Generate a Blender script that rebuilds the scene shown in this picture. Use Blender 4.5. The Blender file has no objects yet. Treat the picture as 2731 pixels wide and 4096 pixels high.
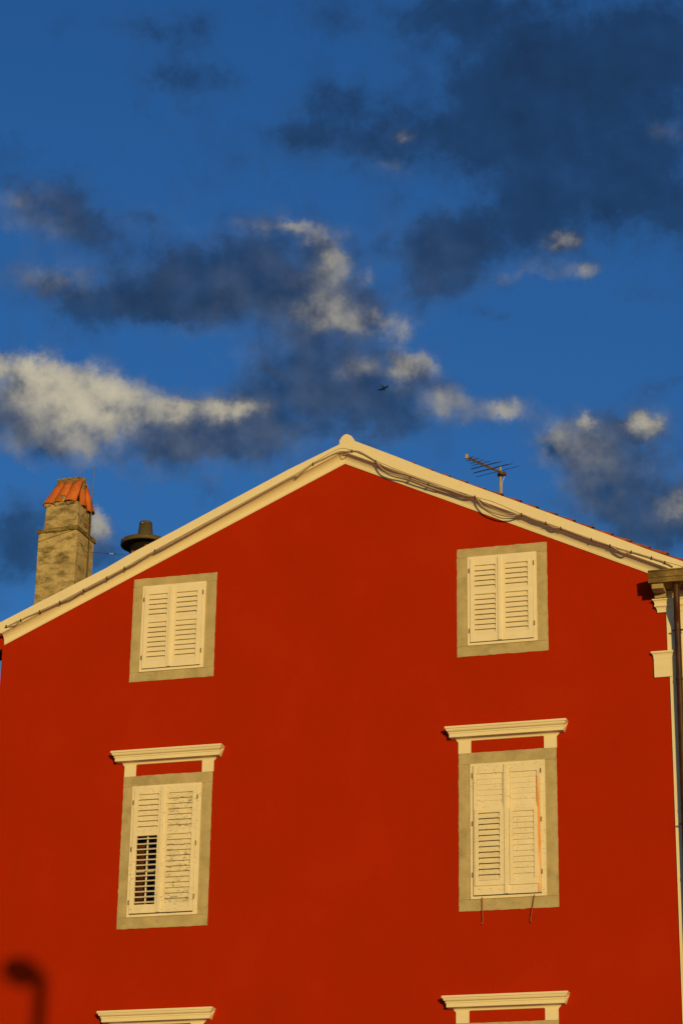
import bpy, bmesh, math, random
from mathutils import Vector, Matrix
R = math.radians
scene = bpy.context.scene
C = scene.collection
random.seed(7)

# ------------------------------------------------------------------ camera
F, CX, CY = 9832.3, 1365.5, 2048.0                 # lens in pixels of the photograph
YAW, PIT, ROL = R(-16.4249), R(22.1655), R(0.96445)
cam_f = Vector((math.sin(YAW)*math.cos(PIT), math.cos(YAW)*math.cos(PIT), math.sin(PIT)))
_r = Vector((math.cos(YAW), -math.sin(YAW), 0)); _u = _r.cross(cam_f)
cam_r = math.cos(ROL)*_r + math.sin(ROL)*_u
cam_u = -math.sin(ROL)*_r + math.cos(ROL)*_u
CAM = Vector((8.80294, -30.0, 1.65))
cam = bpy.data.cameras.new('camera'); camo = bpy.data.objects.new('camera', cam); C.objects.link(camo)
m3 = Matrix((cam_r, cam_u, -cam_f)).transposed()
camo.matrix_world = Matrix.Translation(CAM) @ m3.to_4x4()
cam.sensor_fit = 'VERTICAL'; cam.sensor_height = 36; cam.sensor_width = 24
cam.lens = F/4096*36
cam.clip_start = 0.1; cam.clip_end = 9000
scene.camera = camo

def at(x, y, Y=0.0):
    """the point of the plane y = Y that is seen at a pixel of the photograph"""
    d = cam_f + cam_r*((x-CX)/F) - cam_u*((y-CY)/F)
    t = (Y-CAM.y)/d.y
    return CAM + d*t

# ------------------------------------------------------------------ light
SUN_AZ, SUN_EL = 29.5, 5.2                           # right of the facade's normal, above the horizon
to_sun = Vector((math.sin(R(SUN_AZ))*math.cos(R(SUN_EL)), -math.cos(R(SUN_AZ))*math.cos(R(SUN_EL)), math.sin(R(SUN_EL))))
sl = bpy.data.lights.new('sun', 'SUN'); so = bpy.data.objects.new('sun', sl); C.objects.link(so)
so.rotation_euler = to_sun.to_track_quat('Z', 'Y').to_euler(); so.location = (20, -40, 30)
sl.energy = 3.2; sl.angle = R(0.5); sl.color = (1.0, 0.68, 0.22)
vs = scene.view_settings
vs.view_transform = 'Standard'; vs.look = 'None'; vs.gamma = 1; vs.exposure = 0.0; vs.use_curve_mapping = False

world = bpy.data.worlds.new('World'); scene.world = world; world.use_nodes = True
def build_world():
    nt = world.node_tree; N = nt.nodes; L = nt.links; N.clear()
    def node(t, **k):
        n = N.new(t)
        for a, b in k.items(): setattr(n, a, b)
        return n
    def inp(sock, v):
        if hasattr(v, 'is_output'): L.new(v, sock)
        else: sock.default_value = v
    def math_(op, a, b=0.0, c=0.0, clamp=False):
        n = node('ShaderNodeMath', operation=op, use_clamp=clamp)
        inp(n.inputs[0], a); inp(n.inputs[1], b); inp(n.inputs[2], c); return n.outputs[0]
    def vec(op, a, b=(0,0,0), c=(0,0,0)):
        n = node('ShaderNodeVectorMath', operation=op)
        inp(n.inputs[0], a); inp(n.inputs[1], b)
        if op == 'MULTIPLY_ADD': inp(n.inputs[2], c)
        return n.outputs['Value'] if op == 'DOT_PRODUCT' else n.outputs['Vector']
    def smooth(v, lo, hi):
        n = node('ShaderNodeMapRange', interpolation_type='SMOOTHSTEP')
        inp(n.inputs[0], v); inp(n.inputs[1], lo); inp(n.inputs[2], hi)
        n.inputs[3].default_value = 0; n.inputs[4].default_value = 1
        return n.outputs[0]
    def noise(v, scale, detail, rough=0.55, dist=0.0, col=False):
        n = node('ShaderNodeTexNoise'); inp(n.inputs['Vector'], v)
        n.inputs['Scale'].default_value = scale; n.inputs['Detail'].default_value = detail
        n.inputs['Roughness'].default_value = rough; n.inputs['Distortion'].default_value = dist
        return n.outputs['Color' if col else 'Fac']
    def mixc(f, a, b):
        n = node('ShaderNodeMix', data_type='RGBA'); inp(n.inputs[0], f); inp(n.inputs[6], a); inp(n.inputs[7], b)
        return n.outputs[2]
    sky = node('ShaderNodeTexSky', sky_type='NISHITA'); sky.sun_disc = False
    sky.sun_elevation = R(SUN_EL); sky.sun_rotation = R(180-SUN_AZ)
    sky.air_density = 1.0; sky.dust_density = 1.5; sky.ozone_density = 3.0
    hs = node('ShaderNodeHueSaturation'); hs.inputs['Saturation'].default_value = SKY_SAT
    L.new(sky.outputs[0], hs.inputs['Color'])
    skyc = vec('MULTIPLY', hs.outputs[0], (SKY_STR*SKY_TINT[0], SKY_STR*SKY_TINT[1], SKY_STR*SKY_TINT[2]))
    def shade(dens, light, relief, billow):
        depth = math_('MAXIMUM', dens, 0.0)
        crisp = math_('MULTIPLY_ADD', math_('MINIMUM', light, 1.0), 3.6, 1.5)
        alpha = math_('SUBTRACT', 1.0, math_('POWER', 0.3679, math_('MULTIPLY', depth, crisp)))
        lit = math_('POWER', math_('MULTIPLY', light, math_('MAXIMUM', relief, 0.05)), 1.3)
        lit = math_('SUBTRACT', 1.0, math_('POWER', 0.3679, math_('MULTIPLY', lit, 1.05)))
        grey = math_('MULTIPLY_ADD', smooth(depth, 0.25, 1.3), -0.40, 0.78)       # thin cloud lets more of the sky's light through
        sv = node('ShaderNodeVectorMath', operation='SCALE'); L.new(skyc, sv.inputs[0]); L.new(math_('MULTIPLY', grey, billow), sv.inputs['Scale'])
        dark = vec('ADD', sv.outputs[0], CLOUD_GREY)
        col = mixc(alpha, skyc, mixc(lit, dark, (*CLOUD_LIT, 1)))
        bg = node('ShaderNodeBackground'); L.new(col, bg.inputs[0]); bg.inputs[1].default_value = 1.0
        return bg.outputs[0]
    dn = vec('NORMALIZE', node('ShaderNodeTexCoord').outputs['Generated'])
    # the same broken cumulus all round the sky
    cbz = node('ShaderNodeSeparateXYZ'); L.new(dn, cbz.inputs[0])
    cz = node('ShaderNodeCombineXYZ'); zz = math_('MAXIMUM', cbz.outputs[2], 0.06)
    for i in range(3): L.new(zz, cz.inputs[i])
    plan = vec('DIVIDE', dn, cz.outputs[0])
    nz_ = noise(plan, 1.6, 4, 0.55)
    far = math_('MULTIPLY', smooth(nz_, 0.47, 0.70), smooth(cbz.outputs[2], 0.02, 0.2))
    general = shade(far, math_('MULTIPLY', far, 0.15), 0.7, 1.0)
    # the clouds over the house: a fixed chart on the dome of the sky, x right, y down, in thousands
    cosb = vec('DOT_PRODUCT', dn, tuple(cam_f))
    front = smooth(cosb, 0.93, 0.966)
    fw = math_('MAXIMUM', cosb, 0.05)
    K = F*1568/2731/1000
    px = math_('DIVIDE', vec('DOT_PRODUCT', dn, tuple(cam_r)), fw)
    py = math_('DIVIDE', vec('DOT_PRODUCT', dn, tuple(cam_u)), fw)
    cb = node('ShaderNodeCombineXYZ'); L.new(px, cb.inputs[0]); L.new(py, cb.inputs[1])
    p = vec('MULTIPLY_ADD', cb.outputs[0], (K, -K, 0), (.784, 1.176, 0))
    w1 = vec('MULTIPLY_ADD', noise(dn, 24, 5, 0.6, col=True), (0.13, 0.10, 0), (-0.065, -0.05, 0))
    w2 = vec('MULTIPLY_ADD', noise(dn, 130, 6, 0.68, col=True), (0.075, 0.065, 0), (-0.0375, -0.0325, 0))
    pw = vec('ADD', vec('ADD', p, w1), w2)
    pw2 = vec('ADD', vec('ADD', p, vec('MULTIPLY', w1, (.35, .35, 0))), w2)
    def field(blobs, q, sp):
        acc = 0.0
        for (x, y, rx, ry, a) in blobs:
            v = vec('MULTIPLY_ADD', q, (1000/(rx*sp), 1000/(ry*sp), 0), (-x/(rx*sp), -y/(ry*sp), 0))
            e = math_('POWER', 0.3679, vec('DOT_PRODUCT', v, v))
            acc = math_('MULTIPLY_ADD', e, a, acc)
        return acc
    body = field(DARK, pw, 1.10)
    f1 = noise(dn, 42, 10, 0.66, 0.1)
    off = vec('ADD', dn, tuple(cam_r*0.0035 + cam_u*0.006))                            # towards the light side of the billows
    slope = math_('SUBTRACT', noise(dn, 70, 4, 0.5), noise(off, 70, 4, 0.5))
    relief = math_('MULTIPLY_ADD', slope, 2.0, math_('MULTIPLY_ADD', f1, 1.4, 0.08))
    n0 = math_('MULTIPLY_ADD', noise(dn, 15, 4, 0.55), 1.2, -0.60)
    n1 = math_('MULTIPLY_ADD', f1, 2.9, -1.56)
    dens = math_('ADD', math_('MULTIPLY_ADD', math_('MINIMUM', body, 1.5), 1.15, n0), n1)
    charted = shade(dens, field(LIT, pw2, 1.22), relief, math_('MULTIPLY_ADD', slope, 0.5, math_('MULTIPLY_ADD', noise(dn, 30, 5, 0.55), 1.0, 0.48)))
    mx = node('ShaderNodeMixShader'); L.new(front, mx.inputs[0]); L.new(general, mx.inputs[1]); L.new(charted, mx.inputs[2])
    out = node('ShaderNodeOutputWorld'); L.new(mx.outputs[0], out.inputs[0])
SKY_STR, SKY_SAT, SKY_TINT = 0.12, 1.12, (.655, .925, 1.30)
CLOUD_GREY, CLOUD_LIT = (0.006, 0.006, 0.003), (0.56, 0.50, 0.36)
# clouds of the eastern sky: centre, half sizes, thickness
DARK = [(1500,110,180,115,1.15),(1250,170,250,95,1.0),(1110,310,140,95,1.15),(1330,270,210,100,1.0),(1470,430,170,120,1.2),
        (1210,490,120,95,1.05),(1050,550,125,60,.95),(1010,640,100,75,.95),(1080,40,190,65,1.0),(1560,520,60,80,.6),(800,60,120,45,.65),
        (800,230,100,40,.8),(790,335,170,60,.9),(700,320,70,30,.4),(1140,735,42,20,.9),(370,70,120,42,.95),(430,180,95,52,.95),
        (110,470,130,65,.75),(220,540,110,50,.7),(340,495,40,22,.5),(50,360,60,35,.35),
        (650,590,160,75,.95),(430,640,120,80,.75),(540,660,190,70,.85),(370,690,120,45,.65),(120,645,100,45,.9),(240,700,100,42,.95),
        (590,510,70,30,.45),(750,570,45,50,.6),(750,690,100,60,.8),(860,740,70,50,.65),(690,780,90,80,.75),(760,870,160,75,.9),
        (640,890,80,45,.6),(880,920,120,65,.9),(950,850,45,35,.65),(1030,920,60,40,.65),(1120,940,80,30,.7),
        (60,870,130,50,1.0),(190,930,130,60,1.0),(60,975,150,60,1.2),(120,1030,120,35,.6),(230,1060,40,25,.4),
        (390,960,100,40,.85),(420,1010,130,45,.9),(540,940,70,28,.75),(540,1000,120,55,.8),(360,1050,90,45,.6),(480,1110,55,70,.6),
        (1480,972,45,28,.8),(1290,1020,50,40,.6),(1400,985,110,60,.8),(1480,1080,160,100,.95),(1350,1070,90,60,.6),
        (1545,1165,50,40,.8),(1440,1180,130,80,.95),(1540,1240,100,60,.8),(30,1250,120,90,1.5),(700,975,120,45,.6),(900,985,110,40,.6),(620,1040,80,40,.35),(225,1205,35,40,.8),(240,1275,80,50,.9),
        (1285,555,34,20,.75),(1280,610,80,32,.5),(1350,625,28,22,.5),(1480,680,60,28,.55),(1530,880,50,22,.55)]
LIT = [(700,720,330,240,.10),(160,990,260,110,.12),(520,1020,260,100,.10),(1430,1100,200,150,.12),(120,520,180,90,.06),(30,845,70,26,1.0),(90,865,60,30,.9),(150,905,90,45,1.25),(230,915,70,40,1.15),(290,945,40,35,.6),(170,975,60,40,.6),(215,1030,35,35,.35),
       (390,948,50,20,1.1),(425,935,25,14,.6),(500,950,25,16,.6),(545,935,45,14,.8),(590,515,40,14,.25),
       (680,522,40,12,.6),(725,540,30,16,.55),(765,570,22,30,.65),(785,610,20,26,.45),(745,640,40,24,.3),(845,640,12,16,.4),
       (745,700,48,24,.62),(730,725,40,20,.35),(800,740,50,20,.38),(885,745,42,18,.48),(915,770,18,24,.4),
       (945,830,28,16,.75),(925,860,22,20,.7),(990,850,20,18,.5),(830,845,35,18,.35),(1010,925,34,34,.45),(1060,905,36,20,.32),(1120,945,70,22,.34),(1170,945,30,20,.5),
       (1480,972,30,20,1.1),(1350,968,16,14,.6),(1300,1010,60,40,.28),(1270,1020,24,30,.3),(1350,1070,60,50,.2),(1548,1160,32,26,.6),(228,1195,26,32,.9),
       (1285,557,26,15,.75),(1350,625,26,18,.6),(1270,625,60,24,.28),(1175,640,30,10,.3),(120,635,70,26,.22),(110,640,90,40,.12),(40,455,60,24,.22),(60,520,70,30,.15),
       (928,310,18,10,.22),(905,385,30,14,.15),(1540,300,36,18,.2),(60,1015,90,40,.22)]
build_world()
scene.cycles.use_denoising = True
scene.cycles.max_bounces = 4
scene.cycles.use_adaptive_sampling = True; scene.cycles.adaptive_threshold = 0.015; scene.cycles.adaptive_min_samples = 8

# ------------------------------------------------------------------ materials
MATS = {}
def material(name, base, rough=0.7, spec=0.3, var=0.12, vscale=3.0, dirt=None, dscale=6.0, dlo=0.52, dhi=0.72, bump=0.15, bscale=60.0, metal=0.0, stretch=(1,1,1), dstretch=None, grain=0.05):
    if name in MATS: return MATS[name]
    m = bpy.data.materials.new(name); m.use_nodes = True
    nt = m.node_tree; N = nt.nodes; L = nt.links
    b = N['Principled BSDF']
    b.inputs['Roughness'].default_value = rough; b.inputs['Metallic'].default_value = metal
    b.inputs['Specular IOR Level'].default_value = spec
    geo = N.new('ShaderNodeNewGeometry')
    mp = N.new('ShaderNodeMapping'); mp.inputs['Scale'].default_value = stretch
    L.new(geo.outputs['Position'], mp.inputs[0])
    n1 = N.new('ShaderNodeTexNoise'); n1.inputs['Scale'].default_value = vscale; n1.inputs['Detail'].default_value = 6
    L.new(mp.outputs[0], n1.inputs['Vector'])
    rm = N.new('ShaderNodeMapRange'); rm.inputs[1].default_value = .3; rm.inputs[2].default_value = .7
    rm.inputs[3].default_value = 1-var; rm.inputs[4].default_value = 1+var
    L.new(n1.outputs[0], rm.inputs[0])
    ng = N.new('ShaderNodeTexNoise'); ng.inputs['Scale'].default_value = 90; ng.inputs['Detail'].default_value = 3
    L.new(mp.outputs[0], ng.inputs['Vector'])
    rg = N.new('ShaderNodeMapRange'); rg.inputs[1].default_value = .3; rg.inputs[2].default_value = .7
    rg.inputs[3].default_value = 1-grain; rg.inputs[4].default_value = 1+grain
    L.new(ng.outputs[0], rg.inputs[0])
    mu = N.new('ShaderNodeMath'); mu.operation = 'MULTIPLY'; L.new(rm.outputs[0], mu.inputs[0]); L.new(rg.outputs[0], mu.inputs[1])
    vm = N.new('ShaderNodeVectorMath'); vm.operation = 'SCALE'; vm.inputs[0].default_value = base
    L.new(mu.outputs[0], vm.inputs['Scale'])
    col = vm.outputs[0]
    for k, (dc, sc, lo, hi, amt, st) in enumerate(dirt or []):
        md = N.new('ShaderNodeMapping'); md.inputs['Scale'].default_value = st; md.inputs['Location'].default_value = (k*7.3, k*3.1, k*5.7)
        L.new(geo.outputs['Position'], md.inputs[0])
        nd = N.new('ShaderNodeTexNoise'); nd.inputs['Scale'].default_value = sc; nd.inputs['Detail'].default_value = 7; nd.inputs['Roughness'].default_value = .62
        L.new(md.outputs[0], nd.inputs['Vector'])
        rd = N.new('ShaderNodeMapRange'); rd.inputs[1].default_value = lo; rd.inputs[2].default_value = hi; rd.inputs[4].default_value = amt
        L.new(nd.outputs[0], rd.inputs[0])
        mx = N.new('ShaderNodeMix'); mx.data_type = 'RGBA'; L.new(rd.outputs[0], mx.inputs[0]); L.new(col, mx.inputs[6]); mx.inputs[7].default_value = (*dc, 1)
        col = mx.outputs[2]
    L.new(col, b.inputs['Base Color'])
    nb = N.new('ShaderNodeTexNoise'); nb.inputs['Scale'].default_value = bscale; nb.inputs['Detail'].default_value = 6
    L.new(mp.outputs[0], nb.inputs['Vector'])
    bp = N.new('ShaderNodeBump'); bp.inputs['Strength'].default_value = bump; bp.inputs['Distance'].default_value = 0.01
    L.new(nb.outputs[0], bp.inputs['Height']); L.new(bp.outputs[0], b.inputs['Normal'])
    MATS[name] = m
    return m
one = (1, 1, 1)
RED = material('red_plaster', (.350, .0185, .0004), .9, .04, .05, .9, [((.305, .0165, .0004), .7, .5, .75, .6, (1, 1, .4)), ((.285, .015, .0004), 2.5, .6, .8, .35, (1.6, 1, .3))], bump=.25, bscale=25, grain=.03)
CREAM = material('cream_paint', (.72, .62, .38), .7, .25, .03, 2, [((.55, .45, .26), 3, .62, .85, .35, one)], bump=.12, bscale=30, grain=.02)
WOOD = material('shutter_paint', (.74, .64, .41), .55, .35, .04, 4, [((.5, .4, .24), 9, .66, .85, .5, (1, 1, 1.5))], bump=.08, bscale=40, grain=.03)
WORN = material('worn_shutter_paint', (.73, .63, .40), .6, .3, .05, 4, [((.30, .25, .17), 20, .60, .66, .75, (1, 1, 3.2)), ((.46, .38, .24), 7, .58, .8, .5, (1, 1, 2))], bump=.25, bscale=50, grain=.04)
FLAKE = material('flaking_shutter_paint', (.72, .62, .39), .65, .3, .06, 4, [((.20, .165, .11), 17, .555, .62, .85, (1, 1, 3.5)), ((.42, .35, .22), 7, .5, .75, .6, (1, 1, 2))], bump=.4, bscale=50, grain=.05)
RUSTY = material('rust_streaked_paint', (.73, .62, .38), .6, .3, .05, 4, [((.74, .27, .025), 3.2, .36, .54, .95, (8, 1, .3)), ((.4, .3, .16), 18, .62, .7, .6, (1, 1, 2))], bump=.2, bscale=50)
STONE = material('window_stone', (.43, .345, .165), .85, .2, .12, 5, [((.27, .22, .10), 3.2, .52, .70, .8, one), ((.50, .24, .10), 7, .66, .8, .5, (1, 1, .6)), ((.13, .11, .06), 22, .65, .73, .7, one)], bump=.45, bscale=70, grain=.10)
GUTTER = material('lichened_stone', (.23, .15, .045), .9, .15, .3, 7, [((.05, .034, .009), 3.5, .45, .64, .9, one), ((.42, .32, .14), 12, .6, .75, .6, one)], bump=.6, bscale=50, grain=.12)
BRACKET = material('bracket_stone', (.36, .26, .12), .9, .15, .15, 8, [((.2, .14, .06), 6, .55, .75, .6, one)], bump=.5, bscale=60, grain=.1)
CHIM = material('chimney_plaster', (.44, .335, .145), .92, .1, .16, 3, [((.10, .072, .026), 4.5, .46, .66, .9, (1, 1, 2.2)), ((.22, .17, .08), 11, .5, .7, .6, (1, 1, 1.6)), ((.5, .22, .07), 9, .68, .8, .4, one)], bump=.7, bscale=28, grain=.12)
LEDGE = material('mossy_mortar', (.32, .225, .085), .95, .1, .25, 9, [((.085, .06, .02), 10, .45, .65, .8, one)], bump=.8, bscale=45, grain=.15)
TERRA = material('terracotta', (.50, .125, .022), .8, .2, .22, 6, [((.20, .07, .02), 9, .55, .72, .7, one), ((.42, .30, .14), 14, .62, .72, .55, one)], bump=.4, bscale=45, grain=.08)
OLDTILE = material('old_roof_tile', (.27, .065, .022), .85, .2, .3, 7, [((.07, .03, .015), 8, .5, .68, .8, one), ((.36, .24, .12), 18, .62, .72, .6, one)], bump=.5, bscale=45, grain=.1)
PIPE = material('brown_pipe', (.058, .019, .0035), .5, .25, .25, 4, [((.028, .010, .003), 5, .45, .65, .8, (2, 2, .7)), ((.11, .075, .025), 7, .6, .8, .5, (2, 2, .6))], bump=.1, bscale=30)
COWL = material('dark_cowl_metal', (.085, .066, .022), .6, .3, .1, 5, [((.05, .035, .012), 8, .55, .75, .5, one)], bump=.08)
BLACK = material('matt_black', (.012, .011, .010), .9, .1)  # plain near-black for the eave gutter and the flue parts
CABLE = material('grey_cable', (.36, .28, .17), .6, .3, .12, 12)
CLIP = material('dark_clip', (.06, .03, .015), .7, .2)
WIRE = material('thin_wire', (.30, .22, .10), .6, .3)
GALV = material('galvanised_mast', (.38, .31, .15), .6, .3, .12, 10, [((.2, .13, .05), 20, .6, .75, .5, one)])
ANT = material('antenna_metal', (.05, .045, .035), .45, .4, metal=.4)
BOOM = material('antenna_boom', (.22, .16, .07), .5, .4, .2, 15, metal=.2)
ORANGE = material('antenna_box', (.10, .035, .014), .6, .3)
GREYBOX = material('antenna_clamp', (.04, .035, .03), .6, .3)
HINGE = material('old_hinge', (.20, .12, .05), .55, .4, .3, 40, metal=.4)
RUST = material('rusty_iron', (.36, .11, .028), .8, .2, .3, 30)
IRON = material('wall_rod', (.12, .085, .045), .6, .3, .2, 12)
GREEN = material('whip_paint', (.16, .19, .08), .6, .3)
INSUL = material('insulator', (.55, .5, .42), .4, .5)
ROOMSHADE = material('painted_room_shade', (.03, .022, .016), .9, .1)  # near-black colour paints in the darkness of the unlit rooms
CURTAIN = material('brown_curtain', (.42, .10, .03), .9, .1, .4, 12)
CASE = material('casement_paint', (.5, .42, .28), .6, .3)
GLASS = material('window_pane', (.02, .022, .025), .08, .5, .0, 3, bump=0, grain=0)
gm = GLASS; nt = gm.node_tree; mo = nt.nodes['Material Output']
tr_ = nt.nodes.new('ShaderNodeBsdfTransparent'); tr_.inputs[0].default_value = (.72, .76, .74, 1)
gl_ = nt.nodes.new('ShaderNodeBsdfGlossy'); gl_.inputs['Roughness'].default_value = .02; gl_.inputs['Color'].default_value = (.4, .4, .4, 1)
fr_ = nt.nodes.new('ShaderNodeFresnel'); ms_ = nt.nodes.new('ShaderNodeMixShader')
nt.links.new(fr_.outputs[0], ms_.inputs[0]); nt.links.new(tr_.outputs[0], ms_.inputs[1]); nt.links.new(gl_.outputs[0], ms_.inputs[2]); nt.links.new(ms_.outputs[0], mo.inputs['Surface'])
BIRD = material('dark_feathers', (.012, .012, .016), .8, .2)
LAMPM = material('lamp_metal', (.09, .09, .095), .5, .4, metal=.4)
LAMPG = material('lamp_lens', (.6, .6, .58), .2, .5)
PAVE = material('stone_paving', (.38, .33, .26), .8, .3, .15, .6, [((.2, .18, .15), 2, .5, .7, .6, one)], bump=.3, bscale=8)

# ------------------------------------------------------------------ helpers
def link(name, bm, mat, parent=None, loc=(0,0,0), smooth=False):
    me = bpy.data.meshes.new(name)
    bmesh.ops.recalc_face_normals(bm, faces=bm.faces[:])
    bm.to_mesh(me); bm.free()
    if smooth:
        for f in me.polygons: f.use_smooth = True
    me.materials.append(mat)
    o = bpy.data.objects.new(name, me); C.objects.link(o)
    o.location = loc; o.parent = parent
    return o
def copy(o, parent, loc):
    c = o.copy(); C.objects.link(c); c.parent = parent; c.location = loc; return c
def tag(o, label, cat, group=None, kind=None):
    o['label'] = label; o['category'] = cat
    if group: o['group'] = group
    if kind: o['kind'] = kind
    return o
def empty(name, loc=(0,0,0)):
    o = bpy.data.objects.new(name, None); C.objects.link(o); o.location = loc; o.empty_display_size = .2
    return o
def box(bm, x0, x1, y0, y1, z0, z1, bev=0.0):
    vs_ = [bm.verts.new((x, y, z)) for x in (x0, x1) for y in (y0, y1) for z in (z0, z1)]
    fs = [bm.faces.new([vs_[i] for i in q]) for q in ((0,1,3,2),(4,6,7,5),(0,4,5,1),(2,3,7,6),(0,2,6,4),(1,5,7,3))]
    if bev:
        bmesh.ops.bevel(bm, geom=list({e for f in fs for e in f.edges}), offset=bev, segments=2, affect='EDGES', profile=.6)
    return bm
def prism_x(bm, prof, x0, x1, in0=None, in1=None):
    """extrude a (y, z) profile along X; in0/in1 give each end's x per profile point (for returns)"""
    n = len(prof)
    a = [bm.verts.new((x0 if in0 is None else in0[i], prof[i][0], prof[i][1])) for i in range(n)]
    b = [bm.verts.new((x1 if in1 is None else in1[i], prof[i][0], prof[i][1])) for i in range(n)]
    for i in range(n):
        j = (i+1) % n
        bm.faces.new((a[i], a[j], b[j], b[i]))
    bm.faces.new(a); bm.faces.new(b[::-1])
    return bm
def prism_y(bm, poly, y0, y1):
    """extrude an (x, z) outline along Y"""
    a = [bm.verts.new((x, y0, z)) for x, z in poly]; b = [bm.verts.new((x, y1, z)) for x, z in poly]
    n = len(poly)
    for i in range(n):
        j = (i+1) % n; bm.faces.new((a[i], a[j], b[j], b[i]))
    f1 = bm.faces.new(a); f2 = bm.faces.new(b[::-1]); f1.normal_update(); f2.normal_update()
    bmesh.ops.triangulate(bm, faces=[f1, f2])
    return bm
def tube(bm, pts, r, n=8, taper=None):
    pts = [Vector(p) for p in pts]; rings = []
    a = None
    for i, p in enumerate(pts):
        t = (pts[min(i+1, len(pts)-1)] - pts[max(i-1, 0)]).normalized()
        if a is None:
            a = t.cross(Vector((0, 0, 1)))
            if a.length < 1e-3: a = t.cross(Vector((1, 0, 0)))
        a = (a - t*a.dot(t)).normalized(); b = t.cross(a)
        rr = r if taper is None else taper[i]
        rings.append([bm.verts.new(p + a*math.cos(2*math.pi*k/n)*rr + b*math.sin(2*math.pi*k/n)*rr) for k in range(n)])
    for i in range(len(rings)-1):
        for k in range(n):
            bm.faces.new((rings[i][k], rings[i][(k+1) % n], rings[i+1][(k+1) % n], rings[i+1][k]))
    bm.faces.new(rings[0][::-1]); bm.faces.new(rings[-1])
    return bm
def lathe(bm, prof, cx, cy, n=40):
    rings = []
    for r, z in prof:
        rings.append([bm.verts.new((cx + r*math.cos(2*math.pi*k/n), cy + r*math.sin(2*math.pi*k/n), z)) for k in range(n)])
    for i in range(len(rings)-1):
        for k in range(n):
            bm.faces.new((rings[i][k], rings[i][(k+1) % n], rings[i+1][(k+1) % n], rings[i+1][k]))
    bm.faces.new(rings[0][::-1]); bm.faces.new(rings[-1])
    return bm
def smooth_path(pts, k=4):
    out = []
    P_ = [Vector(p) for p in pts]
    for i in range(len(P_)-1):
        p0, p1, p2, p3 = P_[max(i-1, 0)], P_[i], P_[i+1], P_[min(i+2, len(P_)-1)]
        for j in range(k):
            t = j/k
            out.append(0.5*((2*p1) + (p2-p0)*t + (2*p0-5*p1+4*p2-p3)*t*t + (3*p1-p0-3*p2+p3)*t**3))
    out.append(P_[-1]); return out

# ------------------------------------------------------------------ ground
bm = bmesh.new(); box(bm, -3000, 3000, -3000, 3000, -1.0, 0.0)
g = link('ground', bm, PAVE); g['kind'] = 'structure'; g['label'] = 'pale stone paving of the square'

# ------------------------------------------------------------------ the red house
house = empty('red_house', (0, 0, 0))
tag(house, 'tall red plastered gable house with cream trim and louvred shutters', 'house')
XL, XR, DEPTH = -4.955, 5.75, 10.0
AX, AZ = 0.0, 15.11                                    # apex of the red field
SL, SR = 0.4577, 0.4800                                # pitch of the left and right slopes
zl = lambda x: AZ + SL*(x-AX)
zr = lambda x: AZ - SR*(x-AX)
# window openings: outer stone rectangle, inner wood rectangle
WIN = {
 'UL': dict(o=(-3.030, -1.811, 12.157, 13.664), i=(-2.890, -1.960, 12.290, 13.544)),
 'UR': dict(o=(1.585, 2.813, 12.156, 13.682), i=(1.728, 2.672, 12.299, 13.555)),
 'LL': dict(o=(-3.033, -1.769, 8.734, 10.818), i=(-2.900, -1.913, 8.884, 10.671)),
 'LR': dict(o=(1.603, 2.894, 8.748, 10.830), i=(1.755, 2.742, 8.896, 10.676)),
}
DZ = -3.515
WIN['BL'] = dict(o=(-3.033, -1.769, 8.734+DZ, 10.818+DZ), i=(-2.900, -1.913, 8.884+DZ, 10.671+DZ))
WIN['BR'] = dict(o=(1.570, 2.861, 8.748+DZ+.02, 10.830+DZ+.02), i=(1.722, 2.709, 8.896+DZ+.02, 10.676+DZ+.02))

bm = bmesh.new()
HOLES = [(w['i'][0]+.01, w['i'][1]-.01, w['i'][2]+.01, w['i'][3]-.01) for w in WIN.values()]
def quad(pts): return bm.faces.new([bm.verts.new(p) for p in pts])
topz = lambda x: (zl(x) if x < AX else zr(x)) + .10
xs = sorted({XL, XR, AX, *[h[0] for h in HOLES], *[h[1] for h in HOLES], -4, 4, -.9, .9})
for xa, xb in zip(xs[:-1], xs[1:]):
    cut = sorted((h[2], h[3]) for h in HOLES if h[0] <= xa + 1e-6 and h[1] >= xb - 1e-6)
    z = 0.0
    for a, b in cut:
        quad([(xa, 0, z), (xb, 0, z), (xb, 0, a), (xa, 0, a)]); z = b
    quad([(xa, 0, z), (xb, 0, z), (xb, 0, topz(xb - 1e-6)), (xa, 0, topz(xa + 1e-6))])
for x0, x1, z0, z1 in HOLES:                           # reveals
    q = [(x0, z0), (x1, z0), (x1, z1), (x0, z1)]
    for k in range(4):
        (a, b), (c, d) = q[k], q[(k+1) % 4]; quad([(a, 0, b), (c, 0, d), (c, .22, d), (a, .22, b)])
for x in (XL, XR): quad([(x, 0, 0), (x, DEPTH, 0), (x, DEPTH, topz(x)), (x, 0, topz(x))])
quad([(XL, DEPTH, 0), (XR, DEPTH, 0), (XR, DEPTH, topz(XR)), (AX, DEPTH, topz(AX)), (XL, DEPTH, topz(XL))])
bmesh.ops.remove_doubles(bm, verts=bm.verts[:], dist=1e-5)
link('wall', bm, RED, house)
# red corbel under the left eave
bm = bmesh.new(); box(bm, XL-.22, XL+.004, .004, .45, 12.795, 12.97, .006); link('eave_corbel', bm, RED, house)
bm = bmesh.new(); box(bm, XL-.25, XL-.004, .02, .40, 12.772, 12.793, .004); link('eave_gutter', bm, BLACK, house)

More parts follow.
